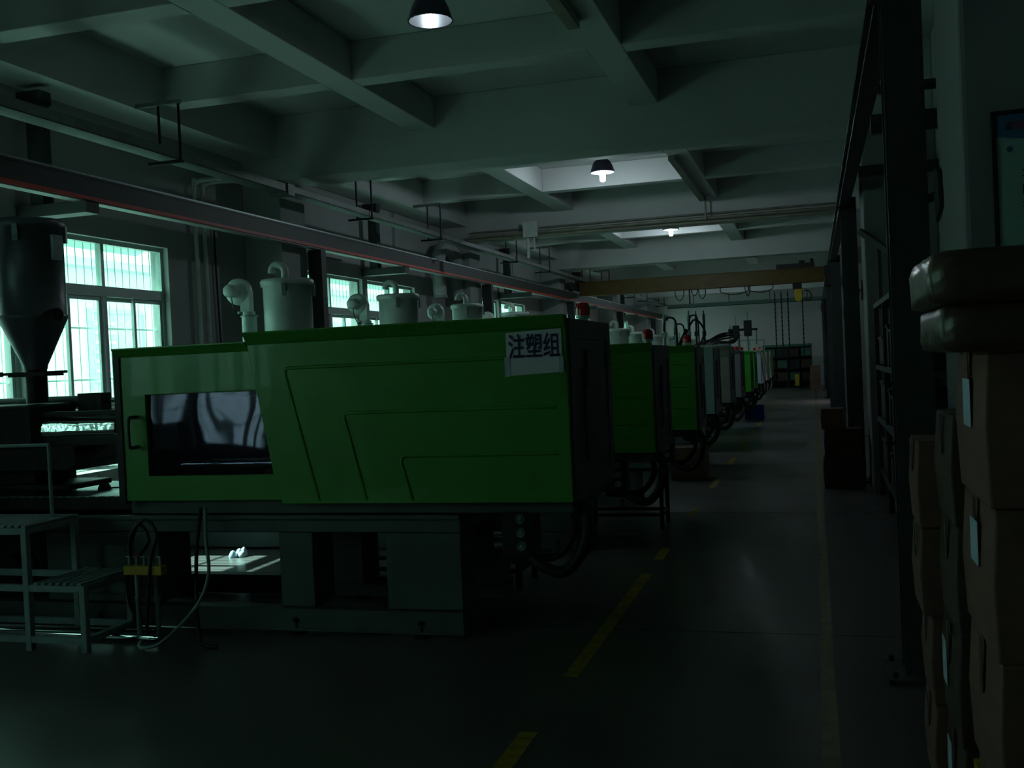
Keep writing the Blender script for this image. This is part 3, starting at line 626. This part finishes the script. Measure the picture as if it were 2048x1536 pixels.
for x in (-0.62, -0.45, -0.28, 0.10): chain(x, -0.05, -0.2, -2.0, 'chain')
hose([(0.16,0,-0.2),(0.30,0,-0.25),(0.34,0,-0.4),(0.26,0,-0.48),(0.16,0,-0.42)], 0.015, 'cable_loop', 'black', ht, 6)

# ------------------------------------------------------------------ cable tray, pipes, conduits
tr = tag(empty('cable_tray', (-6.32, 0, 3.87)), 'long zinc cable tray hung on rods above the left crane rail', 'cable tray')
MB().box(-0.11, 0.11, YB, 11.7, 0, 0.006).box(0.104, 0.11, YB, 11.7, 0, 0.10).box(-0.11, -0.104, YB, 11.7, 0, 0.10).build('tray', 'tray', tr)
MB().box(-0.09, 0.09, 11.7, 47, 0.02, 0.026).box(0.084, 0.09, 11.7, 47, 0.02, 0.10).box(-0.09, -0.084, 11.7, 47, 0.02, 0.10).build('tray', 'tray', tr)
MB().box(-0.13, 0.13, 11.55, 11.72, -0.03, 0.11).build('tray_joint_box', 'tray', tr)
for yc in YC:
    for y in (yc + 1.6, yc + 4.55):
        if y > 46: continue
        for dx in (-0.12, 0.12): MB().cyl((dx, y, -0.02), (dx, y, 0.60), 0.014, n=6).build('hanger_rod', 'iron', tr)
        MB().box(-0.40, 0.14, y-0.025, y+0.025, 0.58, 0.62).build('hanger_arm', 'tray', tr)
        MB().box(-0.26, 0.14, y-0.02, y+0.02, -0.03, 0.0).build('hanger_angle', 'iron', tr)
for i, (dy, dz, lab) in enumerate(((0, 0.0, 'lowest brown pipe of three crossing under the ceiling'), (0.02, 0.075, 'middle brown pipe of three crossing under the ceiling'), (0.10, 0.17, 'thin topmost brown pipe of three crossing under the ceiling'))):
    p = MB().cyl((-6.6, 19.78+dy, 4.13+dz), (0.58, 19.78+dy, 4.13+dz), 0.032 if i < 2 else 0.018, n=10)
    tag(p.build('ceiling_pipe', 'pipe'), lab, 'pipe', 'brown pipes across the ceiling')
jb = tag(empty('junction_box', (-5.3, 19.86, 4.0)), 'pale junction box fixed to the far main beam above the pipes', 'junction box')
MB().box(-0.14, 0.14, -0.12, 0.09, 0.12, 0.40).build('box', 'pvc', jb, bevel=0.01)
MB().box(-0.15, 0.15, -0.135, -0.12, 0.11, 0.41).build('cover', 'pvc', jb)
MB().cyl((0.05,-0.05,-0.15),(0.05,-0.05,0.12),0.02).cyl((-0.08,-0.05,-0.3),(-0.08,-0.05,0.12),0.03).build('drop_conduit', 'pvc', jb)
for y0, y1, lab in ((5.3, 8.95, 'nearest cable trunking under the right ceiling beam'), (15.45, 19.8, 'second cable trunking under the right ceiling beam, above the far lamp'), (20.7, 23.5, 'short far trunking under the right ceiling beam past the brown pipes')):
    t = tag(empty('cable_trunking', (-1.92, y0, 4.6)), lab, 'trunking', 'trunking under the ceiling beam')
    MB().box(-0.05, 0.05, 0, y1-y0, -0.06, -0.001).build('channel', 'ceil', t); MB().box(-0.052, 0.052, 0, y1-y0, -0.07, -0.06).box(-0.055,0.055,-0.02,0.0,-0.075,-0.001).build('cover', 'pipe', t)
tag(MB().cyl((-1.86, 19.72, 4.62), (-1.86, 19.72, 4.17), 0.018, n=8).build('drop_pipe', 'pipe'), 'short vertical brown pipe dropping from the ceiling beam to the crossing pipes', 'pipe')
for yy, lab in ((10.95, 'pale vertical conduit pipe beside the first window, nearer one'), (11.13, 'pale vertical conduit pipe beside the first window, farther one')):
    tag(MB().tube(catmull([(-7.14,yy,0.1),(-7.14,yy,2.0),(-7.14,yy,3.85),(-7.12,yy+0.03,3.98),(-7.0,yy+0.1,4.02),(-6.6,yy+0.35,4.05)],8), 0.028, 8).build('wall_conduit', 'pvc'), lab, 'pipe', 'conduits on the window wall')
tag(MB().tube(catmull([(-7.17,11.5,0.8),(-7.17,11.42,2.2),(-7.17,11.40,3.44),(-7.16,11.5,3.47),(-7.16,11.75,3.47)],8), 0.012, 6).build('wall_cable', 'black'), 'thin black cable running down the wall past the first window', 'cable')
tag(MB().tube(catmull([(-7.17,13.42,0.8),(-7.17,13.42,2.2),(-7.17,13.42,3.30),(-7.16,13.6,3.38),(-7.16,15.0,3.38)],8), 0.014, 6).build('wall_cable', 'black'), 'thin black cable framing the second window pair', 'cable')
dc = tag(empty('ventilation_duct', (-6.9, 19.3, 0)), 'bent pale ventilation duct on the window wall near the column', 'duct')
MB().tube(catmull([(0,-0.55,3.0),(0,-0.55,3.6),(0,-0.45,3.85),(0,-0.2,3.95),(0,0.1,3.95),(0,0.4,3.85),(0,0.5,3.6),(0,0.5,3.0)],8), 0.13, 16).build('duct', 'wall', dc)
for v in (-0.55, 0.5): MB().cyl((0,v,2.95),(0,v,3.0),0.15,n=18).build('flange', 'tray', dc)
hz_ = tag(empty('light_trough', (0, 47.5, 3.85)), 'long shiny metal trunking hung across in front of the far wall', 'trunking')
MB().box(-6.4, 0.9, -0.06, 0.06, 0, 0.16).build('trunking', 'steel', hz_)
MB().box(-6.4, 0.9, -0.07, 0.07, -0.02, 0.0).build('lower_lip', 'rail', hz_)
for x in (-5.2, -3.6, -1.8, -0.2): MB().cyl((x,0,0.16),(x,0,ZS-3.85),0.015,n=6).build('hanger_rod', 'iron', hz_)

# ------------------------------------------------------------------ step platform, manifold, cables in front of the first machine
st = tag(empty('step_platform', (-4.2, 5.09, 0)), 'two-level grey steel step platform at the lower left beside the machine', 'platform')
T_ = 0.04; DP = 0.43
def sq(name, x0, x1, y0, y1, z0, z1): return MB().box(x0, x1, y0, y1, z0, z1).build(name, 'framep', st, bevel=0.003)
XU, XE = -0.40, -1.55
for x, h in ((0.0, 0.40), (XU, 0.745), (XE, 0.745)):
    for yv in (0, DP): sq('leg', x-T_, x, yv, yv+T_, 0, h)
for x0, x1, z in ((XE, 0.0, 0.05), (XE, 0.0, 0.36), (XE, XU, 0.705)):
    for yv in (0, DP): sq('rail', x0, x1-T_, yv+0.002, yv+T_-0.002, z, z+T_)
for x, z in ((0,0.05),(0,0.36),(XU,0.705),(XE,0.05),(XE,0.36),(XE,0.705)): sq('side_rail', x-T_+0.002, x-0.002, T_, DP, z, z+T_)
x = -0.02
while x > XU+0.02: sq('tread_slat', x-0.030, x, 0.0, DP+T_, 0.402, 0.418); x -= 0.052
x = XU
while x > XE+0.02: sq('tread_slat', x-0.030, x, 0.0, DP+T_, 0.747, 0.763); x -= 0.052
MB().cyl((XU-0.10,0.35,0.763),(XU-0.10,0.35,1.22),0.012,n=10).cyl((XE,0.35,1.22),(XU-0.10,0.35,1.22),0.012,n=10).build('handrail', 'framep', st)

mf = tag(empty('water_manifold', (-3.97, 5.36, 0)), 'yellow-brown water manifold on two pipe legs in front of the machine', 'manifold')
MB().box(-0.135, 0.135, -0.03, 0.03, 0.42, 0.475).build('manifold_block', 'yblock', mf, bevel=0.004)
for x in (-0.06, 0.075):
    MB().cyl((x,0,0.03),(x,0,0.42),0.016,n=10).cyl((x,0,0.26),(x,0,0.29),0.022,n=10).build('leg_pipe', 'steel', mf)
for k in range(5):
    x = -0.11 + 0.055*k
    v_ = MB().cyl((x,0,0.475),(x,0,0.525),0.009,n=8).build('valve', 'steel', mf); MB().box(x-0.022,x+0.006,-0.008,0.0,0.525,0.533).build('valve_lever', 'red' if k%2 else 'steel', v_)
hose([(-0.12,0.02,0.52),(-0.14,0.06,0.64),(-0.06,0.10,0.74),(0.05,0.06,0.66),(0.06,-0.02,0.52),(0.05,-0.05,0.30),(0.03,-0.06,0.06)], 0.011, 'hose', 'black', mf)
hose([(-0.05,0.02,0.53),(-0.02,0.08,0.62),(-0.13,0.12,0.70),(-0.2,0.1,0.45),(-0.16,0.06,0.2),(-0.05,0.05,0.12)], 0.011, 'hose', 'black', mf)
for yv, lab in ((5.36, 'shiny floor pipe nearer the camera, running left from the manifold'), (5.47, 'shiny floor pipe closer to the machine, running left from the manifold')):
    tag(MB().tube([(-6.6,yv,0.032),(-4.0,yv,0.032),(-3.89 if yv < 5.4 else -4.03,yv,0.032)], 0.026, 12).build('floor_pipe', 'chrome'), lab, 'pipe', 'floor pipes by the manifold')
tag(MB().tube(catmull([(-3.70,5.62,0.79),(-3.66,5.55,0.60),(-3.62,5.50,0.40),(-3.66,5.42,0.22),(-3.78,5.25,0.05),(-3.88,5.20,0.014),(-3.95,5.24,0.014),(-3.97,5.30,0.03)],8), 0.011, 8).build('power_cable', 'framep'), 'grey cable hanging from the machine bed and curling on the floor', 'cable', 'cables in front of the first machine')
tag(MB().tube(catmull([(-3.73,5.62,0.79),(-3.72,5.54,0.55),(-3.71,5.50,0.34),(-3.66,5.42,0.18),(-3.58,5.32,0.04),(-3.50,5.28,0.014),(-3.44,5.28,0.014)],8), 0.012, 8).build('power_cable', 'black'), 'black cable hanging from the machine bed to the floor', 'cable', 'cables in front of the first machine')
tag(MB().tube(catmull([(-4.6,6.40,0.83),(-4.8,6.36,0.828),(-4.95,6.42,0.828),(-5.0,6.37,0.828)],6), 0.006, 6).build('thin_cable', 'black'), 'thin black cable lying across the checker plate deck', 'cable')
tag(MB().lathe([(0.001,0.05),(0.03,0.045),(0.045,0.02),(0.05,0.0)], (-5.02,6.36,0.8215), 14).build('small_part', 'iron'), 'small dark round part lying on the checker plate deck', 'part')

# ------------------------------------------------------------------ work tables and loose things between the machines
def work_table(x0, x1, y0, y1, h, lab):
    t = tag(empty('work_table', (x0, y0, 0)), lab, 'table', 'work tables between the machines')
    W, D = x1-x0, y1-y0
    MB().box(-0.03, W+0.03, -0.02, D+0.02, h, h+0.03).build('table_top', 'body', t, bevel=0.004)
    for a, b in ((0,0),(W-0.035,0),(0,D-0.035),(W-0.035,D-0.035)): MB().box(a, a+0.035, b, b+0.035, 0, h).build('leg', 'iron', t)
    for b in (0, D-0.035): MB().box(0.035, W-0.035, b+0.004, b+0.03, 0.12, 0.15).build('stretcher', 'iron', t)
    for a in (0, W-0.035): MB().box(a+0.004, a+0.03, 0.035, D-0.035, 0.12, 0.15).build('stretcher', 'iron', t)
work_table(-3.45, -2.05, 6.95, 7.40, 0.60, 'dark work table between the first and second machines')
work_table(-2.15, -1.40, 9.55, 9.98, 0.55, 'dark work table behind the second machine by the aisle')
bk = tag(empty('bag_heap', (-4.98, 8.05, 0)), 'pale crumpled plastic bag lying on the sunlit floor behind the machine', 'bag')
bm_ = MB(); 
for k in range(5): bm_.lathe([(0.001,0.06+0.015*k),(0.03,0.05+0.012*k),(0.055,0.025),(0.05,0.0)], (0.06*math.sin(k*2.1), 0.05*math.cos(k*1.7), 0), 7)
bm_.build('bag', 'label', bk); bk.scale = (0.7, 0.7, 0.7)

wt = tag(empty('wall_bench', (-6.62, 7.3, 0)), 'pale bench along the window wall behind the first machine', 'bench')
MB().box(0, 0.35, 0, 1.9, 0.77, 0.80).build('bench_top', 'hopper', wt, bevel=0.004)
MB().box(0.0, 0.03, 0, 1.9, 0.92, 0.95).build('back_rail', 'hopper', wt)
for a in (0.0, 0.31):
    for b in (0.02, 0.95, 1.84): MB().box(a, a+0.04, b, b+0.04, 0, 0.77 if a else 1.15).build('leg', 'hopper', wt)

def carton(x0, x1, y0, y1, z0, z1, lab, m='carton', group=None, sticker=None, tape=True, skew=0.0, flaps=False, wrap=False, band=False):
    """sticker = (y centre, z centre, w, h) on the left face, local"""
    W, D, H = x1-x0, y1-y0, z1-z0
    e = tag(empty('carton', (x0, y0, z0), 0), lab, 'box', group)
    e.rotation_euler = (0, 0, skew)
    b = MB(); bow = 0.008
    b.add([(0,0,0.003),(W,0,0.003),(W,D,0.003),(0,D,0.003),(-bow,-bow,H*0.5),(W+bow,-bow,H*0.5),(W+bow,D+bow,H*0.5),(-bow,D+bow,H*0.5),(0.004,0.004,H-0.004),(W-0.004,0.004,H-0.004),(W-0.004,D-0.004,H-0.004),(0.004,D-0.004,H-0.004)],
          [(0,3,2,1),(0,1,5,4),(1,2,6,5),(2,3,7,6),(3,0,4,7),(4,5,9,8),(5,6,10,9),(6,7,11,10),(7,4,8,11),(8,9,10,11)])
    body = b.build('box_body', 'wrap' if wrap else m, e, bevel=0.006)
    for k in (0, 1): MB().box(0.006, W-0.006, (0.006 if k == 0 else D/2+0.003), (D/2-0.003 if k == 0 else D-0.006), H-0.004, H).build('top_flap', m, e)
    if tape: MB().box(-0.004, W+0.004, D/2-0.025, D/2+0.025, H, H+0.001).box(-0.0105, -0.0085, D/2-0.025, D/2+0.025, H*0.62, H+0.001).build('packing_tape', 'ytape' if band else 'wrap', e)
    if band: MB().box(-0.012, W+0.012, -0.012, D+0.012, H*0.72, H*0.86).build('yellow_tape_band', 'ytape', e)
    if sticker:
        yy, zz, sw, sh = sticker
        MB().box(-0.013, -0.011, yy-sw/2, yy+sw/2, zz-sh/2, zz+sh/2).build('label_sticker', 'label', e)
    return e
G1 = 'cartons stacked beside the camera on the right'
# nearest stack
carton(0.43, 1.00, 2.80, 3.34, 0.0, 0.40, 'bottom carton of the nearest right-hand stack, banded with yellow tape', 'carton', G1, band=True)
carton(0.42, 0.99, 2.80, 3.34, 0.40, 0.79, 'second carton from the floor in the nearest right-hand stack', 'carton', G1, None)
carton(0.415, 0.98, 2.79, 3.34, 0.79, 1.18, 'third carton in the nearest stack, white label on its side low in the photo', 'carton', G1, (0.27, 0.27, 0.13, 0.12))
carton(0.41, 0.98, 2.80, 3.34, 1.18, 1.58, 'fourth carton in the nearest stack, blue-white label high on its side', 'carton', G1, (0.27, 0.26, 0.13, 0.13))
def wrapped(x0, x1, y0, y1, z0, z1, lab, seed):
    W, D, H = x1-x0, y1-y0, z1-z0; rnd = random.Random(seed)
    e = tag(empty('wrapped_carton', (x0, y0, z0)), lab, 'box', G1); N, K = 40, 7; b = MB(); vs = []
    per = []
    for i in range(N):
        t = i/N*4; sd = int(t); f = t-sd
        p = ((W*f,0),(W,D*f),(W*(1-f),D),(0,D*(1-f)))[sd]
        cx, cy = W/2, D/2; per.append((cx+(p[0]-cx)*(0.985 if 0.06 < f < 0.94 else 0.955), cy+(p[1]-cy)*(0.985 if 0.06 < f < 0.94 else 0.955)))
    for k in range(K):
        t = k/(K-1); sh = (0.90, 0.985, 1.0, 1.005, 1.0, 0.985, 0.91)[k]
        for (px, py) in per:
            q = 1 + (rnd.random()-0.5)*0.022
            vs.append((W/2+(px-W/2)*sh*q, D/2+(py-D/2)*sh*q, H*(0.0, 0.06, 0.25, 0.5, 0.75, 0.94, 1.0)[k] + (rnd.random()-0.5)*0.004*(0 < k < K-1)))
    b.add(vs, [(k*N+i, k*N+(i+1)%N, (k+1)*N+(i+1)%N, (k+1)*N+i) for k in range(K-1) for i in range(N)], True)
    b.add(vs[:N], [tuple(reversed(range(N)))]); b.add(vs[-N:], [tuple(range(N))])
    b.build('wrapped_body', 'wrap', e)
    MB().box(0.03, W-0.03, D*0.42, D*0.50, H, H+0.002).build('packing_tape', 'cleartape', e)
wrapped(0.30, 0.98, 2.74, 3.36, 1.58, 1.70, 'lower of two plastic-wrapped cartons on top of the nearest stack', 3)
wrapped(0.275, 0.98, 2.72, 3.36, 1.70, 1.835, 'topmost plastic-wrapped carton on the nearest stack, just below the poster', 5)
# middle stack
for k in range(4):
    z0 = 0.0 + 0.345*k
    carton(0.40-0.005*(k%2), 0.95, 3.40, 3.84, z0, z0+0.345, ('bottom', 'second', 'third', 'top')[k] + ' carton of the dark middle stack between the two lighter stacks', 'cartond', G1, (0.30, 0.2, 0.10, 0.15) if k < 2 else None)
# far stack
for k in range(4):
    z0 = 0.0 + 0.315*k
    carton(0.365+0.012*(k%2)-0.012*k, 0.90, 3.90+0.01*k, 4.24, z0, z0+0.315, ('bottom', 'second', 'third', 'top')[k] + ' carton of the lighter stack in front of the near post', 'carton', G1, None)
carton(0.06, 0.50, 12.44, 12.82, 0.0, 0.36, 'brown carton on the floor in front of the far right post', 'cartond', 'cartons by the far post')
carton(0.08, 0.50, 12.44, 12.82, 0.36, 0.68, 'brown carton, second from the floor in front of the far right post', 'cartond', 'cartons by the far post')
carton(0.05, 0.30, 12.46, 12.79, 0.68, 0.92, 'small brown carton on top of the pile in front of the far right post', 'carton', 'cartons by the far post')
carton(-1.84, -1.40, 13.4, 13.85, 0.0, 0.42, 'brown carton on the floor between the third green machine and the white one', 'carton')
carton(-0.20, 0.22, 44.6, 45.2, 0.0, 0.55, 'brown carton standing at the far end of the aisle, on the floor', 'carton', 'cartons at the far end')
carton(-0.18, 0.22, 44.6, 45.2, 0.55, 1.0, 'brown carton on top of another at the far end of the aisle', 'carton', 'cartons at the far end')
bc = tag(empty('plastic_crate', (-1.68, 25.7, 0)), 'blue plastic crate on the floor beside the bright green machines', 'crate')
MB().ring([(0,0),(0.46,0),(0.46,0.34),(0,0.34)], [(0.02,0.02),(0.44,0.02),(0.44,0.32),(0.02,0.32)], 0.01, 0.33, 'xy').box(0.01,0.45,0.01,0.33,0.0,0.015).build('crate_body', 'bluecrate', bc)
MB().ring([(-0.015,-0.015),(0.475,-0.015),(0.475,0.355),(-0.015,0.355)], [(0.02,0.02),(0.44,0.02),(0.44,0.32),(0.02,0.32)], 0.31, 0.34, 'xy').build('rim', 'bluecrate', bc)

# ------------------------------------------------------------------ storage racks
def rack(x0, x1, y0, y1, h, levels, lab, m, along='y'):
    r = tag(empty('storage_rack', (x0, y0, 0)), lab, 'rack')
    W, D = x1-x0, y1-y0
    n = 4 if along == 'y' else 3
    for i in range(n):
        for j in (0, 1):
            a, b = ((W-0.05)*j, (D-0.05)*i/(n-1)) if along == 'y' else ((W-0.05)*i/(n-1), (D-0.05)*j)
            MB().box(a, a+0.05, b, b+0.05, 0, h).build('upright', m, r)
    for z in levels: MB().box(0.0, W, 0.0, D, z-0.05, z).build('shelf', m, r)
    return r
rack(0.64, 1.28, 7.7, 11.9, 2.08, (0.30, 0.86, 1.42, 2.08), 'dark steel storage rack behind the near post on the right', 'post')
def bin_(x, y, z, w, d, h, m, lab, g):
    e = tag(empty('storage_bin', (x, y, z)), lab, 'bin', g)
    MB().ring([(0,0),(w,0),(w,d),(0,d)], [(0.015,0.015),(w-0.015,0.015),(w-0.015,d-0.015),(0.015,d-0.015)], 0.0, h, 'xy').box(0,w,0,d,0,0.012).build('bin_body', m, e)
    MB().box(-0.012, w+0.01, -0.01, d+0.01, h-0.03, h-0.005).build('rim', m, e)
for li, z in enumerate((0.30, 0.86, 1.42)):
    for k in range(5):
        bin_(0.67, 7.85+0.8*k, z+0.001, 0.5, 0.6, 0.30+0.05*((k+li)%3), 'bins' if (k+li)%3 else 'cartond', '%s bin from the near end on the %s shelf of the right-hand rack' % (('first','second','third','fourth','fifth')[k], ('lowest', 'middle', 'upper')[li]), 'bins on the %s rack shelf' % ('lowest', 'middle', 'upper')[li])
fr = rack(-2.2, -0.1, 47.6, 48.2, 1.92, (0.35, 0.90, 1.42, 1.92), 'dark shelving rack with a green top standing at the far wall', 'bins', 'x')
MB().box(0.0, 2.10, 0.60, 0.61, 0.0, 1.9).build('back_panel', 'bins', fr)  # dark sheet added to shut out the lit wall and darken the rack
MB().box(-0.02, 2.12, -0.03, -0.005, 1.84, 1.95).build('top_fascia', 'shelfgreen', fr)
for li, z in enumerate((0.35, 0.90, 1.42)):
    for k in range(4):
        bin_(-2.12+0.52*k, 47.7, z+0.001, 0.44, 0.42, 0.34, ('bins','cartond','shelfgreen')[(k+li)%3], '%s bin from the left on the %s shelf of the far rack' % (('first','second','third','fourth')[k], ('lowest', 'middle', 'upper')[li]), 'bins on the %s far shelf' % ('lowest', 'middle', 'upper')[li])
yd = tag(empty('yellow_drum', (-0.75, 46.6, 0)), 'yellow pump trolley standing before the far rack', 'trolley')
MB().box(-0.09,0.09,-0.09,0.09,0.12,0.62).build('body', 'yhook', yd, bevel=0.02)
MB().tube(catmull([(-0.07,0.08,0.6),(-0.07,0.14,0.85),(0.07,0.14,0.85),(0.07,0.08,0.6)],6),0.014,8).build('handle', 'iron', yd)
for x in (-0.11, 0.11): MB().cyl((x-0.02,0,0.09),(x+0.02,0,0.09),0.09,n=18).build('wheel', 'black', yd)

# ------------------------------------------------------------------ poster on the near right column
po = tag(empty('wall_poster', (0.695, 4.326, 1.45)), 'framed poster with blue header and black characters on the right column', 'poster')
PW, PH = 0.50, 1.02
MB().box(0, PW, -0.008, 0.0, 0, PH).build('sheet', 'poster', po)
MB().ring([(-0.012,-0.012),(PW+0.012,-0.012),(PW+0.012,PH+0.012),(-0.012,PH+0.012)], [(0.004,0.004),(PW-0.004,0.004),(PW-0.004,PH-0.004),(0.004,PH-0.004)], -0.014, 0.0).build('frame', 'inkblack', po)
hd = MB(); pts_ = [(0.004, PH-0.004), (PW-0.004, PH-0.004)] + [(PW-0.004 - (PW-0.008)*i/12, PH-0.085-0.028*math.sin(math.pi*(1-i/12)*0.9)) for i in range(13)]
hd.prism(pts_, -0.0095, -0.0081).build('header_band', 'posterblue', po)
MB().lathe([(0.001,-0.0101),(0.011,-0.0101),(0.011,-0.0082)], (0.048, 0, PH-0.135), 14, 'y').build('emblem', 'posterblue', po)
RX = Matrix.Rotation(R_(90), 4, 'X')
text_mesh('header_lettering', '\u8d28\u91cf', 0.034, 'inkred', po, Matrix.Translation((0.034, -0.0105, PH-0.066)) @ RX)
for i, ch in enumerate('\u4e0d\u65ad\u63d0\u9ad8\u54c1\u8d28'):
    text_mesh('lettering', ch, 0.048, 'inkblack', po, Matrix.Translation((0.086, -0.0095, PH-0.262-0.058*i)) @ RX)
